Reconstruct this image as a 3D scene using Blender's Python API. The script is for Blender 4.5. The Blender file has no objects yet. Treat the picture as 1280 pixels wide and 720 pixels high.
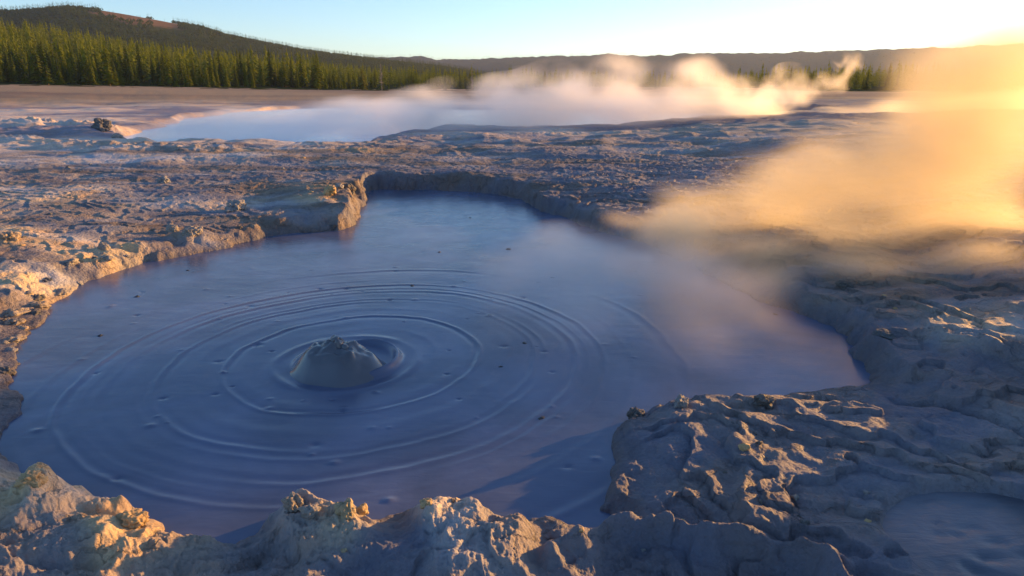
import bpy, math, random
import numpy as np
from mathutils import Vector

R = math.radians
scn = bpy.context.scene
COL = scn.collection
rng = np.random.default_rng(7)
random.seed(7)

# ------------------------------------------------------------------ camera
CAM_H = 1.6
PITCH = math.atan(256 / 853.0)           # horizon at y = 104 of 720
F = 853.0
SUN_AZ, SUN_EL = 58.0, 6.5               # degrees right of the view axis, above the horizon

def ray(px, py):
    u = (np.asarray(px, float) - 640) / F
    v = (360 - np.asarray(py, float)) / F
    dx = u
    dy = math.cos(PITCH) + v * math.sin(PITCH)
    dz = -math.sin(PITCH) + v * math.cos(PITCH)
    return dx, dy, dz

def P(px, py, z=0.0):
    """ground point seen in that direction at height z"""
    dx, dy, dz = ray(px, py)
    t = (z - CAM_H) / dz
    return dx * t, dy * t

def S(px, py, Y):
    """point in that direction at forward distance Y"""
    dx, dy, dz = ray(px, py)
    t = Y / dy
    return dx * t, Y, CAM_H + dz * t

# ------------------------------------------------------------------ noise
def _h(ix, iy, seed):
    h = (ix * 374761393 + iy * 668265263 + seed * 974634777) & 0xFFFFFFFF
    h = ((h ^ (h >> 13)) * 1274126177) & 0xFFFFFFFF
    h = ((h ^ (h >> 16)) * 2246822519) & 0xFFFFFFFF
    return (h ^ (h >> 15)) & 0xFFFFFFFF

def perlin(x, y, seed=0):
    x0 = np.floor(x); y0 = np.floor(y)
    fx = (x - x0).astype(np.float32); fy = (y - y0).astype(np.float32)
    ix = x0.astype(np.int64); iy = y0.astype(np.int64)
    def g(i, j, ax, ay):
        a = _h(ix + i, iy + j, seed).astype(np.float32) * np.float32(2 * math.pi / 4294967296.0)
        return np.cos(a) * ax + np.sin(a) * ay
    u = fx * fx * fx * (fx * (fx * 6 - 15) + 10)
    v = fy * fy * fy * (fy * (fy * 6 - 15) + 10)
    a = g(0, 0, fx, fy); b = g(1, 0, fx - 1, fy)
    c = g(0, 1, fx, fy - 1); d = g(1, 1, fx - 1, fy - 1)
    return ((a + (b - a) * u) * (1 - v) + (c + (d - c) * u) * v) * 1.4

def fbm(x, y, freq, octv, seed, gain=0.5):
    s = 0; a = 1.0
    for o in range(octv):
        s = s + a * perlin(x * freq, y * freq, seed + o); a *= gain; freq *= 2.03
    return s

def ridged(x, y, freq, octv, seed, gain=0.5):
    s = 0; a = 1.0
    for o in range(octv):
        s = s + a * (1 - 2 * np.abs(perlin(x * freq, y * freq, seed + o))); a *= gain; freq *= 2.07
    return s

def cells(x, y, freq, seed):
    """distance to nearest scattered point, 0 in the middle of a lump"""
    x = x * freq; y = y * freq
    x0 = np.floor(x).astype(np.int64); y0 = np.floor(y).astype(np.int64)
    best = np.full(x.shape, 9.0, np.float32)
    for i in (-1, 0, 1):
        for j in (-1, 0, 1):
            hx = _h(x0 + i, y0 + j, seed) / 4294967296.0
            hy = _h(x0 + i, y0 + j, seed + 77) / 4294967296.0
            d = np.hypot(x0 + i + hx - x, y0 + j + hy - y)
            best = np.minimum(best, d.astype(np.float32))
    return best

def sst(a, b, x):
    t = np.clip((x - a) / (b - a), 0, 1)
    return t * t * (3 - 2 * t)

# ------------------------------------------------------------------ helpers
def mesh_from(name, verts, faces, smooth=True):
    me = bpy.data.meshes.new(name)
    verts = np.asarray(verts, np.float32); faces = np.asarray(faces, np.int32)
    k = faces.shape[1]
    me.vertices.add(len(verts)); me.vertices.foreach_set('co', verts.ravel())
    me.loops.add(faces.size); me.loops.foreach_set('vertex_index', faces.ravel())
    me.polygons.add(len(faces))
    me.polygons.foreach_set('loop_start', np.arange(0, faces.size, k, dtype=np.int32))
    me.polygons.foreach_set('use_smooth', np.full(len(faces), smooth))
    me.update(calc_edges=True)
    me.validate()
    return me

def obj(name, me, mat=None, parent=None, loc=(0, 0, 0), rot=(0, 0, 0), scale=(1, 1, 1)):
    o = bpy.data.objects.new(name, me)
    COL.objects.link(o)
    if mat and me is not None and not me.materials: me.materials.append(mat)
    o.parent = parent; o.location = loc; o.rotation_euler = rot; o.scale = scale
    return o

def tag(o, label=None, cat=None, group=None, kind=None):
    if label: o['label'] = label
    if cat: o['category'] = cat
    if group: o['group'] = group
    if kind: o['kind'] = kind
    return o

def set_color(me, name, rgb):
    ca = me.color_attributes.new(name, 'FLOAT_COLOR', 'POINT')
    buf = np.ones((len(me.vertices), 4), np.float32); buf[:, :3] = rgb
    ca.data.foreach_set('color', buf.ravel())

def submesh(verts, faces, mask, rgb=None):
    f = faces[mask]
    used = np.unique(f)
    remap = np.full(len(verts), -1, np.int64); remap[used] = np.arange(len(used))
    return verts[used], remap[f], used

class NT:
    def __init__(s, mat):
        s.t = mat.node_tree; s.n = s.t.nodes; s.l = s.t.links
    def add(s, typ, **kw):
        n = s.n.new(typ)
        for k, v in kw.items(): setattr(n, k, v)
        return n
    def link(s, a, b): s.l.new(a, b)
    def math(s, op, a, b=None, c=None, clamp=False):
        n = s.n.new('ShaderNodeMath'); n.operation = op; n.use_clamp = clamp
        for i, v in enumerate((a, b, c)):
            if v is None: continue
            if isinstance(v, (int, float)): n.inputs[i].default_value = v
            else: s.l.new(v, n.inputs[i])
        return n.outputs[0]
    def noise(s, vec, scale, detail=4, rough=0.5, dist=0.0):
        n = s.n.new('ShaderNodeTexNoise')
        n.inputs['Scale'].default_value = scale; n.inputs['Detail'].default_value = detail
        n.inputs['Roughness'].default_value = rough; n.inputs['Distortion'].default_value = dist
        if vec is not None: s.l.new(vec, n.inputs['Vector'])
        return n
    def ramp(s, fac, stops):
        n = s.n.new('ShaderNodeValToRGB'); cr = n.color_ramp
        while len(cr.elements) < len(stops): cr.elements.new(0.5)
        for e, (p, c) in zip(cr.elements, stops):
            e.position = p; e.color = (c, c, c, 1) if isinstance(c, (int, float)) else (*c, 1)
        s.l.new(fac, n.inputs[0]); return n.outputs[0]
    def mix(s, fac, a, b, mode='MIX'):
        n = s.n.new('ShaderNodeMix'); n.data_type = 'RGBA'; n.blend_type = mode
        for sock, v in ((n.inputs[0], fac), (n.inputs[6], a), (n.inputs[7], b)):
            if isinstance(v, (int, float)): sock.default_value = v
            elif isinstance(v, tuple): sock.default_value = (*v, 1)
            else: s.l.new(v, sock)
        return n.outputs[2]

def newmat(name):
    m = bpy.data.materials.new(name); m.use_nodes = True
    t = NT(m); b = t.n['Principled BSDF']
    return m, t, b

# ------------------------------------------------------------------ materials
def crust_material(name, use_attr=True, base=(0.3, 0.26, 0.22), bump=1.0, wet=0.0):
    m, t, b = newmat(name)
    geo = t.add('ShaderNodeNewGeometry')
    pos = geo.outputs['Position']
    if use_attr:
        at = t.add('ShaderNodeVertexColor', layer_name='soil'); col = at.outputs['Color']; wetf = at.outputs['Alpha']
    else:
        rgb = t.add('ShaderNodeRGB'); rgb.outputs[0].default_value = (*base, 1); col = rgb.outputs[0]
    n1 = t.noise(pos, 9.0, 6, 0.62, 0.4)
    n2 = t.noise(pos, 60.0, 6, 0.7)
    n3 = t.noise(pos, 2.3, 3, 0.5, 0.6)
    v = t.math('MULTIPLY_ADD', n1.outputs[0], 1.1, 0.42)
    v2 = t.math('MULTIPLY_ADD', n2.outputs[0], 0.9, 0.55)
    mul = t.math('MULTIPLY', v, v2)
    c1 = t.mix(1.0, col, t.ramp(mul, [(0.0, 0.25), (0.5, 0.62), (1.0, 1.25 if False else 1.0)]), 'MULTIPLY')
    # mineral tint: ochre and grey-blue drifts
    tint = t.ramp(n3.outputs[0], [(0.35, (0.80, 0.90, 1.06)), (0.5, (1, 1, 1)), (0.68, (1.12, 0.98, 0.82))])
    c2 = t.mix(1.0, c1, tint, 'MULTIPLY')
    c3 = t.mix(1.0, c2, (1.55, 1.55, 1.55), 'MULTIPLY')
    t.link(c3, b.inputs['Base Color'])
    r = t.ramp(n1.outputs[0], [(0.3, 0.62 - 0.3 * wet), (0.7, 0.92 - 0.3 * wet)])
    t.link(r, b.inputs['Roughness'])
    vor = t.add('ShaderNodeTexVoronoi'); vor.inputs['Scale'].default_value = 38; t.link(pos, vor.inputs['Vector'])
    hsum = t.math('ADD', t.math('MULTIPLY', n2.outputs[0], 0.6), t.math('MULTIPLY', n1.outputs[0], 1.6))
    hsum = t.math('ADD', hsum, t.math('MULTIPLY', vor.outputs['Distance'], -0.35))
    wv = t.add('ShaderNodeVectorMath', operation='MULTIPLY_ADD'); t.link(n1.outputs['Color'], wv.inputs[0]); wv.inputs[1].default_value = (.16, .16, .16); t.link(pos, wv.inputs[2])
    ve = t.add('ShaderNodeTexVoronoi'); ve.feature = 'DISTANCE_TO_EDGE'; ve.inputs['Scale'].default_value = 5.5; t.link(wv.outputs[0], ve.inputs['Vector'])
    crk = t.ramp(ve.outputs['Distance'], [(0.0, 1.0), (0.045, 0.0)])
    crk = t.math('MULTIPLY', crk, t.ramp(n3.outputs[0], [(0.46, 0.0), (0.56, 1.0)]))
    hsum = t.math('ADD', hsum, t.math('MULTIPLY', crk, -0.55))
    bp = t.add('ShaderNodeBump'); bp.inputs['Strength'].default_value = 0.9 * bump; bp.inputs['Distance'].default_value = 0.022
    t.link(hsum, bp.inputs['Height']); t.link(bp.outputs[0], b.inputs['Normal'])
    return m

M_GROUND = crust_material('geyserite crust')
M_ROCK = crust_material('pale rock', False, (0.22, 0.19, 0.165))
M_ROCKD = crust_material('grey mud rock', False, (0.09, 0.085, 0.085))
M_ROCKG = crust_material('ochre rock', False, (0.36, 0.25, 0.13))

def mud_material(name, base, rough, bumpd=0.004, nscale=6):
    m, t, b = newmat(name)
    geo = t.add('ShaderNodeNewGeometry'); pos = geo.outputs['Position']
    n0 = t.noise(pos, 1.3, 4, 0.55, 0.8)
    n1 = t.noise(pos, nscale, 5, 0.6, 0.5)
    mp = t.add('ShaderNodeMapping'); mp.inputs['Scale'].default_value = (3.0, 11.0, 3.0); t.link(pos, mp.inputs[0])
    n2 = t.noise(mp.outputs[0], 2.0, 4, 0.6, 0.7)
    d = tuple(c * 0.78 for c in base); l = tuple(min(1, c * 1.2) for c in base)
    c = t.mix(t.ramp(n0.outputs[0], [(0.35, 0.0), (0.65, 1.0)]), d, l)
    t.link(c, b.inputs['Base Color'])
    t.link(t.ramp(n1.outputs[0], [(0.3, rough * 0.85), (0.7, rough * 1.2)]), b.inputs['Roughness'])
    b.inputs['IOR'].default_value = 1.42
    h = t.math('ADD', n1.outputs[0], t.math('MULTIPLY', n2.outputs[0], 1.1))
    bp = t.add('ShaderNodeBump'); bp.inputs['Strength'].default_value = 0.5; bp.inputs['Distance'].default_value = bumpd
    t.link(h, bp.inputs['Height']); t.link(bp.outputs[0], b.inputs['Normal'])
    return m

M_MUD = mud_material('wet grey mud', (0.105, 0.124, 0.205), 0.22, 0.0022)
M_MUDCONE = mud_material('boiling mud', (0.13, 0.135, 0.160), 0.12, 0.001, 14)
M_PUDDLE = mud_material('drying mud', (0.12, 0.125, 0.155), 0.42, 0.008, 10)
M_CLOD = mud_material('mud clod', (0.05, 0.05, 0.055), 0.5, 0.004, 40)

def water_material():
    m, t, b = newmat('milky hot water')
    b.inputs['Base Color'].default_value = (0.66, 0.70, 0.84, 1)
    b.inputs['Roughness'].default_value = 0.18
    geo = t.add('ShaderNodeNewGeometry')
    n = t.noise(geo.outputs['Position'], 1.6, 4, 0.6)
    bp = t.add('ShaderNodeBump'); bp.inputs['Strength'].default_value = 0.25; bp.inputs['Distance'].default_value = 0.02
    t.link(n.outputs[0], bp.inputs['Height']); t.link(bp.outputs[0], b.inputs['Normal'])
    return m
M_WATER = water_material()

def foliage_material(name, c1, c2, scale=0.5):
    m, t, b = newmat(name)
    geo = t.add('ShaderNodeNewGeometry')
    n = t.noise(geo.outputs['Position'], scale, 3, 0.6)
    oi = t.add('ShaderNodeObjectInfo')
    f = t.math('ADD', t.math('MULTIPLY', n.outputs[0], 1.0), t.math('MULTIPLY_ADD', oi.outputs['Random'], 0.5, -0.25))
    t.link(t.mix(t.ramp(f, [(0.3, 0.0), (0.7, 1.0)]), c1, c2), b.inputs['Base Color'])
    b.inputs['Roughness'].default_value = 0.75
    b.inputs['Specular IOR Level'].default_value = 0.05
    tr = t.add('ShaderNodeBsdfTranslucent'); tr.inputs[0].default_value = (c2[0] * 1.3, c2[1] * 1.3, c2[2] * 0.6, 1)
    mx = t.add('ShaderNodeMixShader'); mx.inputs[0].default_value = 0.3
    out = t.n['Material Output']
    t.link(b.outputs[0], mx.inputs[1]); t.link(tr.outputs[0], mx.inputs[2]); t.link(mx.outputs[0], out.inputs[0])
    return m
M_PINE = foliage_material('pine needles', (0.018, 0.042, 0.004), (0.145, 0.165, 0.010), 0.35)
M_PINE_FAR = foliage_material('far pine needles', (0.022, 0.042, 0.010), (0.06, 0.075, 0.010), 0.05)
M_PINE_RIDGE_HAZED = foliage_material('hazed ridge pine needles', (0.012, 0.022, 0.034), (0.025, 0.038, 0.05), 0.02)  # needles blued to paint in the distance haze
M_YELLOW = foliage_material('yellow green needles', (0.10, 0.12, 0.02), (0.18, 0.17, 0.03), 0.5)
M_BARK, t_, b_ = newmat('grey bark'); b_.inputs['Base Color'].default_value = (0.10, 0.075, 0.055, 1); b_.inputs['Roughness'].default_value = 0.9
nb = t_.noise(t_.add('ShaderNodeNewGeometry').outputs['Position'], 4, 4); t_.link(t_.ramp(nb.outputs[0], [(0.3, (0.06, 0.05, 0.04)), (0.7, (0.15, 0.11, 0.08))]), b_.inputs['Base Color'])
M_DEAD, t_, b_ = newmat('bleached dead wood'); b_.inputs['Roughness'].default_value = 0.85
nb = t_.noise(t_.add('ShaderNodeNewGeometry').outputs['Position'], 3, 4); t_.link(t_.ramp(nb.outputs[0], [(0.3, (0.14, 0.11, 0.10)), (0.7, (0.26, 0.22, 0.20))]), b_.inputs['Base Color'])

def hill_material(name, wood, bare, bare_attr=True):
    m, t, b = newmat(name)
    geo = t.add('ShaderNodeNewGeometry')
    n = t.noise(geo.outputs['Position'], 0.03, 6, 0.65)
    n2 = t.noise(geo.outputs['Position'], 0.25, 4, 0.65)
    w = t.mix(n2.outputs[0], tuple(c * 0.5 for c in wood), tuple(c * 1.5 for c in wood))
    if bare_attr:
        at = t.add('ShaderNodeVertexColor', layer_name='soil')
        sp = t.add('ShaderNodeSeparateColor'); t.link(at.outputs['Color'], sp.inputs[0])
        f = t.math('ADD', sp.outputs[0], t.math('MULTIPLY_ADD', n.outputs[0], 0.9, -0.45))
        f = t.ramp(f, [(0.42, 0.0), (0.6, 1.0)])
        bb = t.mix(n2.outputs[0], tuple(c * 0.7 for c in bare), tuple(c * 1.3 for c in bare))
        w = t.mix(f, w, bb)
    t.link(w, b.inputs['Base Color']); b.inputs['Roughness'].default_value = 0.95; b.inputs['Specular IOR Level'].default_value = 0.0
    return m
M_HILL = hill_material('wooded hillside soil', (0.035, 0.045, 0.018), (0.17, 0.10, 0.065))
M_RIDGE_HAZED = hill_material('hazed far wooded ridge', (0.018, 0.030, 0.048), (0.2, 0.15, 0.1), False)  # ridge base blued as well, painted aerial haze

# ------------------------------------------------------------------ pool outline
pool_px = [(462, 240), (500, 237), (560, 239), (620, 243), (655, 252), (672, 262), (700, 270), (735, 285), (790, 300),
           (850, 325), (905, 352), (950, 378), (1000, 392), (1040, 412), (1072, 440), (1088, 468), (1075, 484), (1030, 490), (985, 494),
           (930, 503), (880, 506), (820, 514), (788, 530), (772, 556), (768, 590), (764, 625), (752, 648), (715, 664), (680, 668),
           (650, 664), (615, 652), (575, 640), (530, 636), (490, 646), (440, 640), (395, 636), (358, 640), (325, 664), (280, 676),
           (235, 668), (195, 650), (150, 634), (90, 632), (50, 616), (22, 602), (8, 575), (6, 540), (8, 505), (12, 470), (22, 436),
           (42, 406), (74, 376), (112, 352), (160, 334), (205, 324), (250, 318), (300, 304), (350, 294), (400, 290), (437, 284), (452, 262)]
pp = np.array([P(a, b) for a, b in pool_px])

def catmull(pts, n=4, closed=True):
    out = []; N = len(pts)
    for i in range(N if closed else N - 1):
        p0, p1, p2, p3 = (pts[(i + k) % N] if closed else pts[min(max(i + k, 0), N - 1)] for k in (-1, 0, 1, 2))
        for j in range(n):
            t = j / n
            out.append(0.5 * ((2 * p1) + (-p0 + p2) * t + (2 * p0 - 5 * p1 + 4 * p2 - p3) * t * t + (-p0 + 3 * p1 - 3 * p2 + p3) * t ** 3))
    if not closed: out.append(pts[-1])
    return np.array(out)
poly = catmull(pp, 4)

def seg_dist(x, y, pts, closed, vals=None):
    best = np.full(x.shape, 1e9, np.float32); bv = np.zeros(x.shape, np.float32)
    n = len(pts)
    for i in range(n if closed else n - 1):
        a = pts[i]; b = pts[(i + 1) % n]; ab = b - a; L = (ab ** 2).sum() + 1e-12
        t = np.clip(((x - a[0]) * ab[0] + (y - a[1]) * ab[1]) / L, 0, 1)
        d = np.hypot(x - a[0] - t * ab[0], y - a[1] - t * ab[1])
        m = d < best
        best = np.where(m, d, best)
        if vals is not None:
            bv = np.where(m, vals[i] + (vals[(i + 1) % n] - vals[i]) * t, bv)
    return (best, bv) if vals is not None else best

def inside(x, y, pts):
    c = np.zeros(x.shape, bool); n = len(pts)
    for i in range(n):
        x1, y1 = pts[i]; x2, y2 = pts[(i + 1) % n]
        if y1 == y2: continue
        c ^= ((y1 > y) != (y2 > y)) & (x < (x2 - x1) * (y - y1) / (y2 - y1) + x1)
    return c

# signed distance on a lookup grid
GX0, GX1, GY0, GY1, GS = -7.0, 8.0, 0.3, 13.0, 0.02
gx = np.arange(GX0, GX1, GS); gy = np.arange(GY0, GY1, GS)
XX, YY = np.meshgrid(gx, gy)
SD = seg_dist(XX, YY, poly, True).astype(np.float32)
SD[inside(XX, YY, poly)] *= -1
def sdf(x, y):
    u = np.clip((x - GX0) / GS, 0, len(gx) - 1.001); v = np.clip((y - GY0) / GS, 0, len(gy) - 1.001)
    i = u.astype(int); j = v.astype(int); fu = u - i; fv = v - j
    return ((SD[j, i] * (1 - fu) + SD[j, i + 1] * fu) * (1 - fv) + (SD[j + 1, i] * (1 - fu) + SD[j + 1, i + 1] * fu) * fv)

# ------------------------------------------------------------------ terrain controls: px, py, height, roughness, edge width, dark(0)..pale(1), ochre; these two also carry painted sun and shade
ctrl = [
    # front bank: pale and ochre raised for sunlit crests, lowered where shade falls
    (-60, 600, .15, 1.0, .10, 1.0, .9), (30, 600, .15, 1.0, .10, 1.2, .9), (60, 700, .10, .9, .10, .25, .3), (165, 640, .14, 1.1, .09, 1.2, .9),
    (230, 690, .09, 1.0, .10, .4, .4), (330, 700, .06, .8, .10, .2, .1), (370, 640, .12, 1.0, .07, .4, .3), (430, 640, .13, 1.0, .07, .5, .8),
    (500, 680, .10, .45, .10, .10, .0), (560, 640, .14, .8, .08, .8, .3), (620, 680, .12, .8, .10, .4, .1), (690, 690, .07, .6, .12, .2, .0),
    (450, 760, .06, .6, .1, .1, 0), (200, 780, .05, .8, .1, .2, .2), (800, 730, .0, .5, .1, .06, 0), (950, 740, -.01, .5, .1, .05, 0), (640, 800, .05, .5, .1, .15, 0), (880, 700, .01, .5, .1, .06, 0),
    (0, 430, .03, .05, .12, .25, .0), (0, 480, .025, .05, .12, .2, .0), (-10, 540, .03, .1, .12, .25, .0), (20, 400, .03, .05, .12, .25, .0), (-80, 500, .04, .2, .12, .4, .1),
    # right shelf
    (800, 560, .035, .30, .12, .14, .0), (860, 515, .045, .45, .06, .2, .1), (950, 510, .05, .5, .06, .16, .1), (880, 600, .045, .3, .1, .10, .0),
    (1000, 560, .06, .3, .1, .16, .0), (1050, 620, .06, .3, .1, .18, .0), (1150, 560, .075, .3, .1, .2, .0), (1230, 600, .08, .35, .1, .2, .0),
    (1200, 680, .08, .15, .1, .2, .0), (950, 650, .07, .5, .1, .15, 0), (1280, 720, .08, .15, .1, .2, 0), (1400, 640, .12, .5, .1, .2, 0),
    (1120, 490, .05, .4, .3, .15, 0), (1030, 485, .05, .4, .12, .2, 0),
    # right bank
    (1045, 388, .13, .9, .09, .1, .2), (1110, 425, .13, .8, .09, .08, .1), (1150, 450, .12, .4, .1, .15, 0), (1200, 415, .16, .9, .1, .35, .3),
    (1280, 430, .17, .9, .1, .3, .3), (1250, 480, .11, .4, .1, .2, 0), (1260, 530, .09, .4, .1, .3, 0), (1150, 380, .17, .6, .1, .3, .2), (1400, 400, .4, .8, .1, .3, .1), (1500, 500, .35, .8, .1, .3, .1),
    (960, 360, .13, .6, .3, .15, .1), (850, 300, .16, .5, .25, .15, .1), (1050, 300, .26, .5, .1, .15, .1), (1250, 300, .32, .5, .1, .15, .1),
    # inlet back: wall soil darkened to stand for its undercut shadow
    (470, 222, .24, .7, .06, .06, .1), (550, 222, .22, .5, .06, .06, .0), (640, 235, .22, .5, .06, .05, .0), (700, 260, .14, .5, .08, .1, .1), (760, 280, .17, .5, .12, .12, .1),
    (560, 200, .24, .35, .1, .28, .0), (750, 220, .25, .4, .1, .2, .05), (900, 220, .28, .4, .1, .2, .05),
    # left banks
    (440, 250, .24, .9, .06, .3, .2), (410, 240, .24, 1.0, .07, .4, .5), (380, 270, .14, .8, .1, .25, .1), (300, 260, .14, .9, .1, .5, .2), (270, 290, .11, .9, .1, .45, .2),
    (215, 300, .11, .8, .12, .3, .2), (140, 310, .13, 1.0, .1, .7, .6), (90, 330, .13, 1.0, .1, .8, .7), (40, 355, .14, .6, .12, 1.0, .7), (0, 370, .14, .5, .14, 1.0, .6),
    (-60, 400, .18, .6, .12, 1.0, .6), (-150, 440, .18, .6, .12, .9, .5), (20, 320, .18, .3, .1, .35, .0), (100, 290, .17, .4, .1, .3, .0), (250, 240, .19, .4, .1, .3, .0),
    (10, 300, .22, 1.0, .1, .6, .8), (80, 265, .20, .9, .1, .2, .7), (350, 215, .21, .5, .1, .2, .0), (200, 215, .22, .7, .1, .3, .1), (60, 235, .24, .7, .1, .8, .2), (150, 200, .25, .8, .1, .8, .1),
    (300, 192, .27, .8, .1, .5, .2), (440, 188, .27, .9, .1, .45, .3), (40, 195, .26, .6, .1, .7, .1), (-150, 250, .3, .8, .1, .5, .2),
    (-200, 650, .15, .8, .1, .6, .3), (1600, 700, .2, .6, .1, .2, 0), (640, 175, .26, .6, .1, .45, .2), (900, 175, .28, .6, .1, .4, .2), (1150, 175, .3, .6, .1, .4, .2), (1300, 220, .36, .6, .1, .3, .2),
]
ctrl = np.array(ctrl, float)
cx, cy = P(ctrl[:, 0], ctrl[:, 1], ctrl[:, 2])
c_az = np.arctan2(cx, cy); c_lr = np.log(np.hypot(cx, cy))
CV = ctrl[:, 2:].astype(np.float32)

def fields(x, y):
    az = np.arctan2(x, y).astype(np.float32); lr = np.log(np.maximum(np.hypot(x, y), .3)).astype(np.float32)
    out = [np.zeros(x.shape, np.float32) for _ in range(5)]; W = np.zeros(x.shape, np.float32)
    for i in range(len(ctrl)):
        d2 = (az - c_az[i]) ** 2 + ((lr - c_lr[i]) * 0.55) ** 2 + 4e-4
        w = 1.0 / (d2 * d2)
        W += w
        for k in range(5): out[k] += w * CV[i, k]
    return [o / W for o in out]

# long ridges, cracks:  points (px,py,z), half width (m), amplitude (m)
ridges = [
    ([(690, 676), (735, 652), (775, 640), (850, 642), (890, 656), (950, 664), (1000, 672), (1035, 695), (1060, 735)], .14, .042, .095),
    ([(1110, 492), (1180, 510), (1280, 552), (1420, 610)], .09, .035, -.075),
    ([(1150, 545), (1220, 600), (1330, 650)], .10, .03, -.02),
    ([(1090, 455), (1160, 478), (1280, 520)], .12, .05, .03),
    ([(1120, 398), (1190, 410), (1250, 425), (1340, 450)], .24, .06, .05),
    ([(-40, 575), (30, 590), (70, 612)], .13, .06, .045),
    ([(120, 620), (165, 612), (220, 645)], .13, .06, .035),
    ([(530, 622), (575, 620), (620, 638), (650, 660)], .13, .05, .04),
    ([(520, 632), (470, 640), (430, 622), (400, 636), (360, 622), (348, 640)], .12, .035, .03),
    ([(800, 506), (850, 502), (900, 508), (955, 496), (1010, 502), (1080, 504)], .09, .035, .016),
    ([(930, 520), (920, 560), (940, 600), (925, 650)], .08, .03, .02),
    ([(-60, 154), (0, 156), (60, 160), (148, 163)], .20, .75, .26),
    ([(10, 176), (120, 186), (260, 188)], .26, .6, .08),
    ([(380, 186), (450, 186), (520, 172), (640, 168), (900, 166)], .26, .4, .05),
]
ridges = [(np.array([P(a, b, z) for a, b in pts]), w, amp) for pts, z, w, amp in ridges]

# distant hot pool, shallow hollow with water
hot_px = [(165, 178), (250, 181), (360, 184), (440, 182), (478, 172), (540, 164), (640, 161), (760, 160), (900, 157), (1000, 152), (1040, 146), (900, 140),
          (700, 137), (500, 134), (380, 134), (300, 138), (240, 146), (205, 154), (160, 166)]
hot = catmull(np.array([P(a, b, .12) for a, b in hot_px]), 3)
PUD_Z = .082
pud_px = [(1106, 668), (1112, 635), (1150, 616), (1220, 614), (1290, 626), (1380, 650), (1420, 720), (1380, 800), (1260, 800), (1190, 770), (1150, 720)]
pud = catmull(np.array([P(a, b, PUD_Z) for a, b in pud_px]), 4)

def base_rise(x, y):
    """the plain climbs gently to the left edge and to the right"""
    r = np.hypot(x, y)
    a = np.arctan2(x, y)
    s = 0.26 * sst(3.0, 7.5, x) * (r < 400) + 0.5 * sst(6, 26, x) * sst(60, 20, r)  # right-hand rise raised to throw shade over shelf and pool
    s = s + sst(40, 170, r) * (1.4 * sst(-0.15, -0.75, a) - 0.3 * sst(.1, .5, a))
    return s

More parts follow.
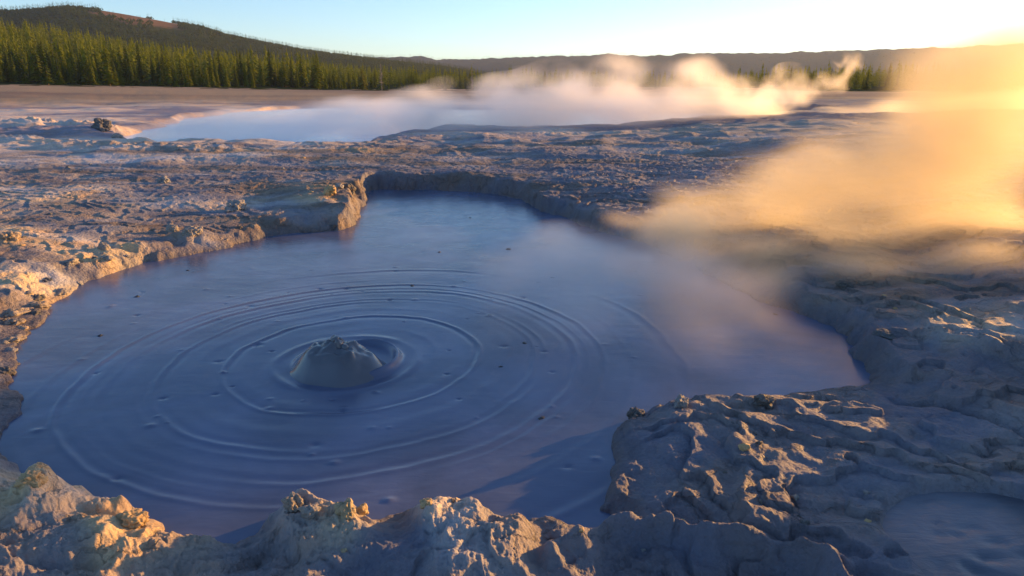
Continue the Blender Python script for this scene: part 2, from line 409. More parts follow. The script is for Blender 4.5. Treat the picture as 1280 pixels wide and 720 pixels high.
def terrain(x, y):
    r = np.hypot(x, y)
    near = sst(45, 16, r)
    h, rough, w, pale, och = fields(x, y)
    # ragged shoreline
    wx = x + 0.075 * fbm(x, y, 2.6, 3, 11) + 0.018 * fbm(x, y, 11, 3, 12)
    wy = y + 0.075 * fbm(x, y, 2.6, 3, 21) + 0.018 * fbm(x, y, 11, 3, 22)
    d = sdf(wx, wy)
    gin = (x > GX0) & (x < GX1) & (y > GY0) & (y < GY1)
    d = np.where(gin, d, 3.0)
    w = w * (1 + .9 * sst(.3, -.6, x)) * (1 + 1.3 * np.clip(fbm(x, y, 1.6, 2, 13) + .15, -.35, 1))
    h = h * (1 - .42 * sst(.5, .0, d) * np.clip(fbm(x, y, 2.2, 2, 14) + .25, 0, 1) * sst(.2, .6, d * 0 + rough))
    bank = .45 * sst(-0.02, .45, d / w) + .55 * sst(.35, 1.15, d / w + .25 * perlin(x * 7, y * 7, 15))
    inner = sst(0.0, -0.25, d)
    z = h * bank - 0.16 * inner - 0.02 * (d < 0)
    z = z + 0.015 * sst(-.02, .02, d) * 1.0
    # surface relief
    amp = bank * rough * (1 - .58 * sst(3.0, 4.5, r)) * (1 - sst(2.8, 4.5, r) * (1 - (.22 + .95 * sst(-.15, .4, fbm(x * .6, y, .8, 3, 47)))))
    sx_ = 1 - .35 * sst(3.0, 6.0, r)
    rg = ridged(x * sx_ + .1 * fbm(x, y, 1.7, 2, 31), y, 2.4, 4, 41)
    z = z + amp * (0.026 - .015 * sst(3, 6, r)) * rg * sst(25, 6, r) + bank * .022 * fbm(x * .7, y, 1.1, 3, 43) * sst(3, 6, r)
    lump = 1 - cells(x * sx_ + .04 * fbm(x, y, 7, 2, 5), y + .04 * fbm(x, y, 7, 2, 6), 7.0, 51)
    lump2 = 1 - cells(x, y, 24.0, 52)
    rim = np.exp(-((d - .09) / .10) ** 2)
    patch = sst(-.1, .45, fbm(x, y, 1.9, 2, 61))
    z = z + amp * (.010 + .038 * rim * rough) * lump * (0.1 + 1.3 * patch) * sst(20, 7, r)
    z = z + amp * (.006 + .010 * rim) * lump2 * (0.3 + patch) * sst(12, 5, r)
    z = z + amp * (.013 - .006 * sst(2.8, 4, r)) * fbm(x, y, 15, 4, 71, .62) * sst(14, 6, r) + amp * .004 * ridged(x, y, 42, 2, 75) * sst(5, 2.6, r)
    z = z - amp * .030 * sst(.35, .7, fbm(x, y, 5.5, 2, 81)) * sst(14, 6, r)      # pits and hollows
    # low strata: stepped sheets of dried mud
    q = (x * .45 + y * 1.0) * 1.5 + 2.6 * fbm(x, y, .8, 5, 91, .55)
    step = (q - np.floor(q)); st = sst(0, .10, step) - step
    z = z + bank * (.018 + .016 * sst(.3, .8, x)) * st * sst(20, 8, r) * (1 - .6 * rim)
    # ridges and cracks
    for pts, wd, am in ridges:
        cxm, cym = pts.mean(0); rad = np.hypot(*(pts - pts.mean(0)).T).max() + 4 * wd
        m = (x - cxm) ** 2 + (y - cym) ** 2 < rad * rad
        if not m.any(): continue
        xs, ys = x[m], y[m]
        dd = seg_dist(xs + .03 * fbm(xs, ys, 6, 2, 101), ys + .03 * fbm(xs, ys, 6, 2, 102), pts, False)
        z[m] += am * np.exp(-(dd / wd) ** 2) * (0.7 + .5 * fbm(xs, ys, 5, 3, 103)) * np.clip(bank[m] + .2, 0, 1)
    # middle distance: hummocks and low terraces
    mid = sst(8, 16, r) * sst(170, 60, r)
    n1 = fbm(x, y, .22, 4, 111); n2 = ridged(x, y, .7, 4, 121)
    terr = np.floor(n1 * 5) / 5 + sst(.55, 1, n1 * 5 - np.floor(n1 * 5)) / 5
    z = z + mid * (.10 * terr + .045 * n2 * sst(.0, .5, np.abs(n1)) )
    z = z * near + (1 - near) * (.18 + .10 * n1 * sst(170, 60, r) )
    lf = sst(-2, -8, x) * sst(14, 18, r) * sst(34, 26, r)
    z = z + lf * .09 * sst(-.1, .3, fbm(x, y, .35, 3, 131))
    z = z + base_rise(x, y)
    # hot pool hollow
    hb = (np.abs(x) < 40) & (y > 10) & (y < 60)
    dh = np.full(x.shape, 9., np.float32)
    if hb.any():
        xs, ys = x[hb] + .5 * perlin(x[hb] * .5, y[hb] * .5, 7), y[hb] + .5 * perlin(x[hb] * .5, y[hb] * .5, 8)
        t = seg_dist(xs, ys, hot, True); t[inside(xs, ys, hot)] *= -1; dh[hb] = t
    k = sst(.5, -.3, dh)
    z = z * (1 - k) + (-.10) * k
    # puddle bed
    pb = (x > .6) & (x < 4) & (y > .5) & (y < 3)
    dp = np.full(x.shape, 9., np.float32)
    if pb.any():
        t = seg_dist(x[pb], y[pb], pud, True); t[inside(x[pb], y[pb], pud)] *= -1; dp[pb] = t
    k = sst(.02, -.03, dp); z = z * (1 - k) + (PUD_Z - .03) * k
    z = z + .010 * np.exp(-((dp - .04) / .03) ** 2)
    # soil colour (albedo), with painted sun and shade from pale and ochre
    pn = np.clip(pale * .9 * (1 + .8 * fbm(x, y, 1.5, 4, 141) + .7 * fbm(x * .6, y, .5, 3, 143) * sst(3, 5, r)) - .03, 0, 1)[..., None]
    bnd = fbm(x * .22 + .3 * y, y, 1.5, 4, 145) * sst(3.2, 5, r)
    pn = np.clip(pn * (1 + 1.3 * bnd[..., None]), 0, 1)
    on = np.clip(och * (1.0 + 1.2 * fbm(x, y, 2.1, 3, 151)) , 0, 1)[..., None]
    dark = np.array([.102, .092, .110]); pl = np.array([.35, .32, .315]); oc = np.array([.48, .32, .14])
    c = dark * (1 - pn) + pl * pn
    bb_ = sst(.0, .45, fbm(x * .2, y, 1.1, 4, 147))[..., None] * sst(3.4, 5.5, r)[..., None] * .75
    c = c * (1 - bb_) + np.array([.085, .062, .048]) * bb_
    c = c * (1 - .75 * on * np.clip(pn + .3, 0, 1)) + oc * .75 * on * np.clip(pn + .3, 0, 1)
    # damp shoreline
    dm = (sst(.16, .0, d) * (1 - .75 * rough * np.clip(pale, 0, 1)))[..., None]
    c = c * (1 - dm) + np.array([.090, .078, .086]) * dm
    # mid-distance sinter (lilac grey with pale sheets, sun on the left terraces painted in) then the tan meadow
    f1 = sst(15, 20, r)[..., None]
    sn = sst(-.25, .3, fbm(x * .6, y, .16, 4, 161) )[..., None]
    for ppx, ppy, ax_, ay_ in [(60, 161, 3.2, 1.5), (140, 160, 1.2, .8), (30, 141, 2.6, 1.5), (190, 131, 3.5, 1.6), (70, 146, 1.5, .7), (30, 225, 1.0, .5), (100, 215, 1.2, .35), (300, 190, 2.2, .2)]:
        qx_, qy_ = P(ppx, ppy, .2)
        sn = np.maximum(sn, np.clip(1.25 - ((x - qx_) / ax_) ** 2 - ((y - qy_) / ay_) ** 2 + .6 * fbm(x, y, .9, 3, 165), 0, 1)[..., None]) if ppy < 180 else sn
    c_mid = np.array([.19, .165, .19]) * (1 - sn) + np.array([.46, .37, .30]) * sn
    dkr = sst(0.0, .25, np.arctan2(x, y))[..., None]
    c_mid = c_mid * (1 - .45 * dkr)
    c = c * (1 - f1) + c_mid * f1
    f2 = sst(46, 70, r + 6 * fbm(x, y, .05, 2, 171))[..., None]
    tn = sst(-.3, .3, fbm(x * .3, y, .03, 4, 181))[..., None]
    c_tan = np.array([.12, .068, .04]) * (1 - tn) + np.array([.22, .145, .075]) * tn
    c = c * (1 - f2) + c_tan * f2
    return z, np.clip(c, 0, 1), d, dp

# polar sheet around the viewer, dense in front, reaching the horizon
az_in = np.linspace(-R(43), R(43), 1300)
az_o = R(43) + (np.linspace(0, 1, 90)[1:] ** 1.5) * R(130)
AZ = np.concatenate([-az_o[::-1], az_in, az_o])
RR = np.concatenate([np.linspace(.25, .95, 8)[:-1], np.exp(np.linspace(math.log(.95), math.log(13), 820))[:-1],
                     np.exp(np.linspace(math.log(13), math.log(60), 300))[:-1], np.exp(np.linspace(math.log(60), math.log(4500), 90))])
A, RD = np.meshgrid(AZ, RR)
gxv = RD * np.sin(A); gyv = RD * np.cos(A)
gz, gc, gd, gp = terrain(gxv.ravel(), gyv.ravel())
V = np.stack([gxv.ravel(), gyv.ravel(), gz], 1)
nr, nc = A.shape
idx = np.arange(nr * nc).reshape(nr, nc)
FQ = np.stack([idx[:-1, :-1].ravel(), idx[:-1, 1:].ravel(), idx[1:, 1:].ravel(), idx[1:, :-1].ravel()], 1)[:, ::-1]
fc = V[FQ].mean(1); fr = np.hypot(fc[:, 0], fc[:, 1]); fd = gd[FQ].mean(1)
faz = np.degrees(np.arctan2(fc[:, 0], fc[:, 1]))
zone = np.zeros(len(FQ), int)                      # 0 ground
pix_front = (fr < 3.1) & (fd < .75) & (fc[:, 1] < 2.75)
xs_shelf = fc[:, 0] > .47
zone[pix_front & ~xs_shelf & (fd > -.08)] = 1      # crusted bank in front
zone[(fc[:, 1] < 4.6) & (fc[:, 0] > .47) & (fd > -.08) & (fd < 2.2) & (fc[:, 1] < 3.4)] = 2    # shelf on the right
zone[(fc[:, 0] > 1.2) & (fc[:, 1] >= 3.4) & (fc[:, 1] < 6.5) & (fd > -.08) & (fd < .8)] = 3     # steep right bank
zone[(fc[:, 0] < -.9) & (fd > -.08) & (fd < .6) & (fc[:, 1] >= 2.75) & (fc[:, 1] < 9.5)] = 4    # left bank
names = ['ground', 'mud_bank', 'mud_shelf', 'mud_bank', 'mud_bank']
labels = ['grey and tan crusted geyser basin ground running back to the tree line', 'knobbly sunlit mud crust along the near edge of the pool',
          'low layered shelf of grey dried mud between pool and smooth puddle', 'dark steep mud bank under the golden steam',
          'ragged pale mud bank along the left shore of the pool']
for k in range(5):
    v, f, used = submesh(V, FQ, zone == k)
    me = mesh_from(names[k], v, f)
    set_color(me, 'soil', gc[used])
    o = obj(names[k], me, M_GROUND); tag(o, labels[k], 'ground' if k == 0 else 'mud bank', None, 'structure')

# ------------------------------------------------------------------ mud pool surface with its ripples
bx, by = P(424, 462)
rx, ry = P(445, 446)
nA = 1000
rad = np.concatenate([np.linspace(.01, 2.4, 330), np.linspace(2.4, 7.5, 90)[1:]])
TA, RA = np.meshgrid(np.linspace(0, 2 * math.pi, nA, endpoint=False), rad)
mx = rx + RA * np.cos(TA); my = ry + RA * np.sin(TA)
mz = np.zeros(mx.shape)
wob = .018 * perlin(TA * 1.2 + 3, RA * 1.5, 3) + .02 * np.cos(TA * 2 + 1)
wob = wob + .020 * perlin(np.cos(TA) * 2.3 + RA * .8 + 5, np.sin(TA) * 2.3, 23) / np.maximum(RA, .4) + .006 * perlin(np.cos(TA) * 8 + 5, np.sin(TA) * 8 + RA * 3, 24)
def angmod(lo, seed, f=1.0):
    q = perlin(np.cos(TA) * f + 9, np.sin(TA) * f + 9 + seed * 3.1, seed)
    return np.clip(lo + 1.25 * sst(-.5, .6, q), 0, 1)
for r0, wd, am, lo, sd in [(.76, .014, .0075, .55, 1), (.95, .03, .0015, .0, 3), (1.10, .016, .005, .1, 4), (1.17, .016, .003, .0, 14), 
                           (.66, .03, .0018, .0, 31), (.50, .025, .002, .0, 32), (.92, .03, .0015, .0, 33), (1.28, .03, .0016, .0, 35), (1.36, .018, .006, .1, 6), (1.43, .012, .003, .0, 16), (1.53, .016, .006, .15, 7), (1.70, .02, .0018, .0, 8), (2.0, .024, .005, .0, 11)]:
    dr = (RA + wob * r0 - r0)
    mz += .54 * am * angmod(lo, sd) * (np.exp(-(dr / wd) ** 2) - .7 * np.exp(-((dr + wd * 2.2) / (wd * 1.4)) ** 2))
# close ring thrown up round the bubble, and the trough inside it
d2 = np.hypot(mx - P(434, 452)[0], my - P(434, 452)[1]); ta2 = np.arctan2(my - ry, mx - rx)
mz += .045 * np.exp(-((d2 - .30) / .022) ** 2) * (.25 + .75 * sst(-.6, .7, np.cos(ta2 - .1)))
mz += -.005 * np.exp(-((d2 - .20) / .05) ** 2)
mz += .006 * np.exp(-((d2 - .42) / .03) ** 2) * angmod(.3, 21)
mz += .0022 * fbm(mx, my, 1.8, 3, 201) + .0005 * perlin(mx * 5, my * 12, 210) * sst(.9, 1.8, RA)
# small scattered dimples and blisters
for k in range(170):
    a = rng.uniform(0, 2 * math.pi); rr_ = rng.uniform(.5, 3.9); qx, qy = rx + rr_ * math.cos(a), ry + rr_ * math.sin(a)
    s = rng.uniform(.006, .026); g2 = ((mx - qx) / s) ** 2 + ((my - qy) / (s * .8)) ** 2
    mz += rng.choice([-.005, .005, .003]) * np.exp(-np.minimum(g2, 40))
mv = np.stack([mx.ravel(), my.ravel(), mz.ravel()], 1)
mi = np.arange(mx.size).reshape(mx.shape)
mf = np.stack([mi[:-1].ravel(), np.roll(mi, -1, 1)[:-1].ravel(), np.roll(mi, -1, 1)[1:].ravel(), mi[1:].ravel()], 1)[:, ::-1]
keepv = (mx > GX0) & (mx < GX1) & (my > .4)
sdm = np.where(keepv, sdf(mx, my), 9).ravel()
keep = (sdm[mf].min(1) < .45)
v, f, _ = submesh(mv, mf, keep)
o = obj('mud_pool', mesh_from('mud_pool', v, f), M_MUD)
tag(o, 'blue grey bubbling mud surface with rings spreading from a bubble', 'mud pool', None, 'structure')

# puddle
pc = pud.mean(0); pv = []; K = 40
for j in range(K + 1):
    for q in pud: pv.append(pc + (q - pc) * (j / K * 1.03 + .001))
pv = np.array(pv); n = len(pud)
pzz = PUD_Z + .003 * fbm(pv[:, 0], pv[:, 1], 4, 3, 301)
for k in range(26):
    a = rng.integers(n); t = rng.uniform(.1, .95); q = pc + (pud[a] - pc) * t; s = rng.uniform(.012, .03)
    pzz -= .008 * np.exp(-np.minimum(((pv[:, 0] - q[0]) / (s * 1.8)) ** 2 + ((pv[:, 1] - q[1]) / s) ** 2, 30))
pi_ = np.arange((K + 1) * n).reshape(K + 1, n)
pf = np.stack([pi_[:-1].ravel(), np.roll(pi_, -1, 1)[:-1].ravel(), np.roll(pi_, -1, 1)[1:].ravel(), pi_[1:].ravel()], 1)[:, ::-1]
if True:
    me = mesh_from('mud_puddle', np.column_stack([pv, pzz]), pf[:, ::-1])
    o = obj('mud_puddle', me, M_PUDDLE)
    tag(o, 'smooth blue grey puddle of drying mud sunk in the shelf', 'puddle', None, 'structure')

# hot spring water
hc = hot.mean(0); n = len(hot); hv = [(*hc, 0.03)] + [(*(hc + (q - hc) * 1.12), 0.03) for q in hot]
hf = [(0, 1 + i, 1 + (i + 1) % n) for i in range(n)]
me = mesh_from('hot_spring', np.array(hv), np.array(hf)); o = obj('hot_spring_water', me, M_WATER)
tag(o, 'milky pale blue hot spring water under drifting steam', 'hot spring', None, 'structure')

# ------------------------------------------------------------------ mud bubble
from mathutils import noise as mno
def bubble():
    root = obj('mud_bubble', None, loc=(bx, by, 0))
    tag(root, 'cone shaped mud bubble bursting up at the centre of the rings', 'mud bubble')
    vs = []; nu, nv = 160, 70; fs = []
    for j in range(nv + 1):
        t = j / nv
        r = .285 * (1 - t) ** 1.0
        for i in range(nu):
            a = 2 * math.pi * i / nu
            rr = r * (1 + .10 * math.cos(a * 2 + .4) + .07 * mno.noise((math.cos(a) * 1.5, math.sin(a) * 1.5, 3)))
            q = r / .285
            z = .168 * (.5 + .5 * math.cos(math.pi * min(1, q) ** 2.0)) + .016 * math.exp(-(q / .3) ** 2)
            p = Vector((rr * math.cos(a) - .02 * (1 - q), rr * math.sin(a), z - .012))
            nn = mno.fractal(p * 11, .9, 2.1, 2) * .026 * max(0, min(1, (.78 - q) * 2.6)) + mno.noise(p * 6 + Vector((3, 1, 2))) * .016 * min(1, (1 - q) * 3)
            p.z += nn; p.x += nn * .6
            vs.append(p)
    for j in range(nv):
        for i in range(nu):
            a = j * nu + i; b = j * nu + (i + 1) % nu
            fs.append((a, b, b + nu, a + nu))
    obj('mud_dome', mesh_from('mud_dome', vs, fs), M_MUDCONE, root)
    # rough splash lumps breaking out of the top
    import bmesh
    bm = bmesh.new()
    for (x, y, z, s) in [(-.02, 0, .185, .034), (.012, -.012, .175, .030), (-.045, -.015, .165, .036), (.04, -.02, .150, .030), (-.02, -.045, .150, .032),
                         (.062, -.015, .128, .028), (.0, .03, .165, .03), (.085, -.02, .105, .026), (-.07, .0, .135, .034), (.03, -.06, .118, .026), (-.05, .03, .15, .03),
                         (-.008, -.006, .212, .018), (.005, .005, .20, .020), (.105, -.02, .082, .02)]:
        r = bmesh.ops.create_icosphere(bm, subdivisions=4, radius=s)
        for v in r['verts']:
            v.co = v.co * (1.15 + .55 * mno.fractal(v.co * 24 + Vector((x * 90, y * 70, 1)), .9, 2, 2)) + Vector((x * 1.0, y * 1.0, z * .86 + .006))
    me = bpy.data.meshes.new('mud_splash'); bm.to_mesh(me); bm.free()
    for p in me.polygons: p.use_smooth = True
    obj('mud_splash', me, M_MUDCONE, root)
bubble()

# ------------------------------------------------------------------ rocks and clods
def rock_mesh(seed, sub=5, squash=.7, rough=.45):
    import bmesh
    bm = bmesh.new(); bmesh.ops.create_icosphere(bm, subdivisions=sub, radius=1)
    off = Vector((seed * 7.3, seed * 3.1, seed * 1.7))
    for v in bm.verts:
        c = v.co.copy()
        k = 1 + rough * mno.fractal(c * 1.1 + off, .7, 2.0, 3) + .32 * rough * mno.fractal(c * 4 + off, .8, 2.1, 4)
        cr = 1 - abs(mno.noise(c * 2.2 + off)) * 2
        k -= .12 * max(0, cr) ** 6
        v.co = c * k; v.co.z *= squash
    me = bpy.data.meshes.new('rock'); bm.to_mesh(me); bm.free()
    for p in me.polygons: p.use_smooth = True
    return me

def ground_z(x, y):
    z, _, _, _ = terrain(np.array([x, x]), np.array([y, y])); return float(z[0])

def rock(px, py, size, label, mat=M_ROCK, sq=.8, seed=None, z0=.15, name='rock', sink=.25, cat='rock', group=None):
    seed = seed if seed is not None else random.randint(0, 999)
    zz = z0
    for _ in range(4):
        x, y = P(px, py, zz); zz = ground_z(float(x), float(y))
    me = rock_mesh(seed, 5 if size > .035 else 4, sq)
    o = obj(name, me, mat, None, (float(x), float(y), max(zz, -.005) + size * sq * (1 - 2 * sink) * .5), (0, 0, random.uniform(0, 6.28)), (size, size * random.uniform(.75, 1.0), size))
    return tag(o, label, cat, group)

rock(432, 640, .040, 'ochre crust knob on the near rim between the pool and grey slab', M_ROCKG, .95, 3)
rock(452, 640, .026, 'small ochre lump touching the right side of the ochre rim knob', M_ROCKG, .9, 5)
rock(366, 632, .036, 'dark crust knob left of the ochre rim knob', M_ROCK, 1.0, 8)
rock(388, 642, .028, 'low tan lump between the two rim knobs', M_ROCK, .8, 12)
rock(533, 632, .022, 'little yellow knob where the pale curved rim begins', M_ROCKG, .9, 14)
rock(165, 655, .045, 'rounded yellow boulder crowning the near left rim', M_ROCKG, .8, 29)
rock(40, 603, .040, 'yellow crusted lump at the far left of the near rim', M_ROCKG, .8, 31)
rock(850, 508, .042, 'small pale tipped crag at the left end of the shelf edge', M_ROCK, 1.0, 37, .1)
rock(955, 502, .045, 'dark crag standing on the shelf edge beside the pool', M_ROCKD, .55, 41, .1)
rock(795, 520, .045, 'grey stone at the tip of the mud shelf', M_ROCKD, .7, 47, .1)
rock(930, 560, .022, 'tiny ochre stone in the middle of the layered shelf', M_ROCKG, .8, 61, .1)
rock(412, 242, .085, 'orange lit crag on the headland at the inlet', M_ROCKG, 1.0, 67, .25)
rock(438, 262, .090, 'grey lump on the headland just left of the inlet', M_ROCKD, 1.0, 71, .2)
rock(427, 276, .055, 'pale block at the waterline of the headland', M_ROCK, .9, 73, .1)
rock(295, 262, .11, 'pale crusted boulder on the left bank top', M_ROCK, .7, 79, .2)
rock(240, 292, .09, 'pinkish boulder overhanging the left bank', M_ROCK, .7, 83, .2)
rock(215, 290, .05, 'upright pink stone beside the overhanging boulder', M_ROCK, 1.2, 87, .2)
rock(130, 312, .05, 'tan stone on the crest of the left bank', M_ROCK, .9, 97, .17)
rock(10, 300, .09, 'low tan boulder at the left picture edge behind the pale slope', M_ROCK, .7, 103, .2)
rock(205, 228, .09, 'tan rock standing alone on the grey flat beyond the left bank', M_ROCK, .6, 109, .22)
rock(128, 168, .25, 'dark boulder on the bright terrace beside the hot spring', M_ROCKD, .85, 113, .3)
rock(146, 169, .15, 'pale boulder touching the dark terrace boulder', M_ROCK, .8, 127, .3)
rock(1052, 390, .06, 'dark rounded boulder on top of the bank under the steam', M_ROCKD, .45, 139, .2)
rock(1105, 420, .07, 'dark boulder on the shoulder of the steep bank', M_ROCKD, .45, 149, .2)
for px, py, s, l in [(655, 461, .018, 'dark clod afloat on the mud right of the rings'), (676, 563, .020, 'dark clod afloat between the rings and the near shelf'), (176, 398, .022, 'long dark clod afloat at upper left of the rings'),
                     (131, 451, .018, 'dark clod afloat far left in the pool'), (516, 383, .018, 'small clod on the top of the inner ring'), (636, 333, .024, 'brown clod in the pink steam wisp'),
                     (530, 527, .010, 'tiny clod on the smooth mud below the inner ring'), (626, 493, .014, 'faint clod below the dark clod right of the rings'), (550, 337, .020, 'clod at the right end of the farthest ring'),
                     (588, 290, .018, 'clod in the mouth of the inlet'), (965, 422, .020, 'clod afloat in the right bay of the pool'), (690, 372, .016, 'clod just inside the steam wisp above the outer ring'), (238, 362, .016, 'clod off the left bank')]:
    rock(px, py, s, l, M_CLOD, .45, z0=0, name='mud_clod', sink=.3, cat='mud clod')

# broken crust blocks along the shores
rb = [rock_mesh(300 + i, 4, .7, .5) for i in range(6)]
for i, mm in enumerate(rb): mm.materials.append([M_ROCK, M_ROCKD, M_ROCK][i % 3])
sh = []
for k in range(3000):
    if len(sh) >= 26: break
    px = rng.uniform(0, 1280); py = rng.uniform(225, 480)
    x, y = P(px, py, .1); x = float(x); y = float(y); dq = float(sdf(np.array([x]), np.array([y]))[0])
    if not (.02 < dq < .22): continue
    if 470 < px: continue
    sh.append((x, y, dq, px))
sx = np.array([s[0] for s in sh]); sy = np.array([s[1] for s in sh]); sz, _, _, _ = terrain(sx, sy)
for i, (x, y, dq, px) in enumerate(sh):
    s = rng.uniform(.022, .06); 
    o = obj('crust_block', rb[i % 6], None, None, (x, y, float(sz[i]) - s * .3), (rng.uniform(-.3, .3), rng.uniform(-.3, .3), rng.uniform(0, 6)), (s * rng.uniform(.9, 1.7), s, s * rng.uniform(.6, 1)))
    tag(o, 'broken crust block half sunk in the left shore bank' if px < 470 else 'broken crust block half sunk in the bank under the golden steam', 'rock', 'crust blocks on the left shore' if px < 470 else 'crust blocks on the right bank')

# loose stones scattered on the banks (countable, share a description)
rm = [rock_mesh(200 + i, 3, .75) for i in range(6)]
for i, mm in enumerate(rm): mm.materials.append([M_ROCK, M_ROCKG, M_ROCKD][i % 3])
spots = []
while len(spots) < 40:
    px = rng.uniform(0, 1280); py = rng.uniform(190, 715)
    x, y = P(px, py, .12); x = float(x); y = float(y); r = math.hypot(x, y)
    if float(sdf(np.array([x]), np.array([y]))[0]) < .06 and r < 12: continue
    if x > .9 and y < 2.4 and px > 1090 and py > 600: continue
    spots.append((x, y, r))
sx = np.array([s[0] for s in spots]); sy = np.array([s[1] for s in spots]); sz, _, _, _ = terrain(sx, sy)
for i, (x, y, r) in enumerate(spots):
    s = rng.uniform(.006, .012) * (.6 + r * .24) * (1 if rng.random() < .8 else 1.6)
    where = 'on the near bank' if r < 3 else ('on the banks around the pool' if r < 6 else 'on the flat behind the pool')
    o = obj('stone', rm[i % 6], None, None, (x, y, float(sz[i]) - s * .1), (0, 0, rng.uniform(0, 6)), (s, s * rng.uniform(.6, 1), s * rng.uniform(.6, 1)))
    tag(o, 'loose stone ' + where, 'stone', 'loose stones scattered on the crust')

# ------------------------------------------------------------------ hills and ridges
def interp(px, pts):
    a = np.array(pts, float); return np.interp(px, a[:, 0], a[:, 1])
def px_of_az(a):
    """column of the photograph for an azimuth at the horizon"""
    return 640 + F * np.tan(a) * (math.cos(PITCH) + math.sin(PITCH) * math.tan(PITCH))
def elev_of(px, py):
    dx, dy, dz = ray(px, py); return dz / np.hypot(dx, dy)

sky_near = [(-900, -5), (-200, -2), (0, 13), (60, 24), (110, 35), (200, 50), (300, 64), (400, 72), (500, 80), (560, 84), (660, 90), (760, 92), (900, 90), (1000, 84), (1150, 79), (1300, 78), (2400, 76)]
sky_hill = [(-900, 30), (-200, 14), (0, 7), (30, 10), (60, 8), (100, 4), (140, 7), (180, 14), (230, 24), (260, 29), (290, 39), (330, 47), (380, 57), (430, 64), (480, 70), (560, 80), (640, 95), (700, 104)]
sky_blue = [(-900, 104), (380, 104), (430, 80), (470, 70), (530, 69), (545, 73), (600, 72), (640, 70), (700, 69), (745, 67), (770, 66), (785, 67), (805, 69), (840, 67), (870, 65), (960, 65), (1100, 60), (1200, 57), (1280, 53), (1600, 48), (2400, 60)]
TREE_H = 8.0
def base_line(px):
    return interp(px, [(-900, 170), (0, 170), (320, 165), (660, 190), (900, 190), (1280, 150), (2400, 150)])
def slope_z(x, y):
    """wooded slope behind the meadow"""
    r = np.hypot(x, y); a = np.arctan2(x, y); px = px_of_az(np.clip(a, -1.1, 1.1))
    r0 = base_line(px); top = elev_of(px, interp(px, sky_near) + 3) * 430 + CAM_H - TREE_H * .9
    z0 = base_rise(x, y) + .18
    t = np.clip((r - r0) / (430 - r0), 0, 1.6)
    s = np.where(t < 1, t ** 1.15, 1 - (t - 1) * .8)
    return z0 + np.maximum(top - z0, -1) * s + 1.5 * fbm(x, y, .01, 3, 401) * np.clip(t * 3, 0, 1)
def hill_z(x, y, R0, R1, sky, extra=0, seed=0, am=4):
    r = np.hypot(x, y); a = np.arctan2(x, y); px = px_of_az(np.clip(a, -1.1, 1.1))
    top = elev_of(px, interp(px, sky)) * R1 + CAM_H - extra
    t = (r - R0) / (R1 - R0)
    s = np.where(t < 1, sst(-.1, 1, t), 1 - (t - 1) * .6)
    return -1 + (top + 1) * s + am * fbm(x, y, .006, 4, 411 + seed) * np.clip(1 - t, 0, 1) * 2 * np.clip(t, 0, 1)

def polar_sheet(a0, a1, na, r0, r1, nr_, zf, name, mat, label, soil=None):
    a_, r_ = np.meshgrid(np.linspace(a0, a1, na), np.linspace(r0, r1, nr_))
    x = (r_ * np.sin(a_)).ravel(); y = (r_ * np.cos(a_)).ravel(); z = zf(x, y)
    ii = np.arange(x.size).reshape(a_.shape)
    f = np.stack([ii[:-1, :-1].ravel(), ii[:-1, 1:].ravel(), ii[1:, 1:].ravel(), ii[1:, :-1].ravel()], 1)[:, ::-1]
    me = mesh_from(name, np.stack([x, y, z], 1), f)
    if soil is not None:
        s = soil(x, y, z); set_color(me, 'soil', np.stack([s, s, s], 1))
    else: set_color(me, 'soil', np.zeros((x.size, 3)))
    return tag(obj(name, me, mat), label, 'hill', None, 'structure')

polar_sheet(-1.15, 1.15, 260, 140, 620, 60, slope_z, 'hillside', M_HILL, 'gentle wooded slope behind the meadow')
HT = 10
def bald(x, y, z):
    a = np.arctan2(x, y); px = px_of_az(np.clip(a, -1.1, 1.1)); r = np.hypot(x, y)
    el = (z - CAM_H) / r; py = 360 - F * np.tan(PITCH + np.arctan(el))
    m = np.exp(-((px - (185 + (py - 22) * 2.6)) / 75) ** 2 - ((py - 26) / 16) ** 2)
    return np.clip(m * 1.3, 0, 1)
hz1 = lambda x, y: hill_z(x, y, 480, 950, sky_hill, HT * .75, 0)
polar_sheet(-1.15, 0.12, 300, 470, 1150, 110, hz1, 'hill', M_HILL, 'rounded wooded hill with a bald reddish top', bald)
hz2 = lambda x, y: hill_z(x, y, 1200, 2300, sky_blue, 8, 5, 10) + 5 * fbm(x, y, .02, 4, 77)
polar_sheet(-.40, 1.15, 420, 1100, 2800, 60, hz2, 'distant_ridge', M_RIDGE_HAZED, 'low hazy blue ridge along the horizon')

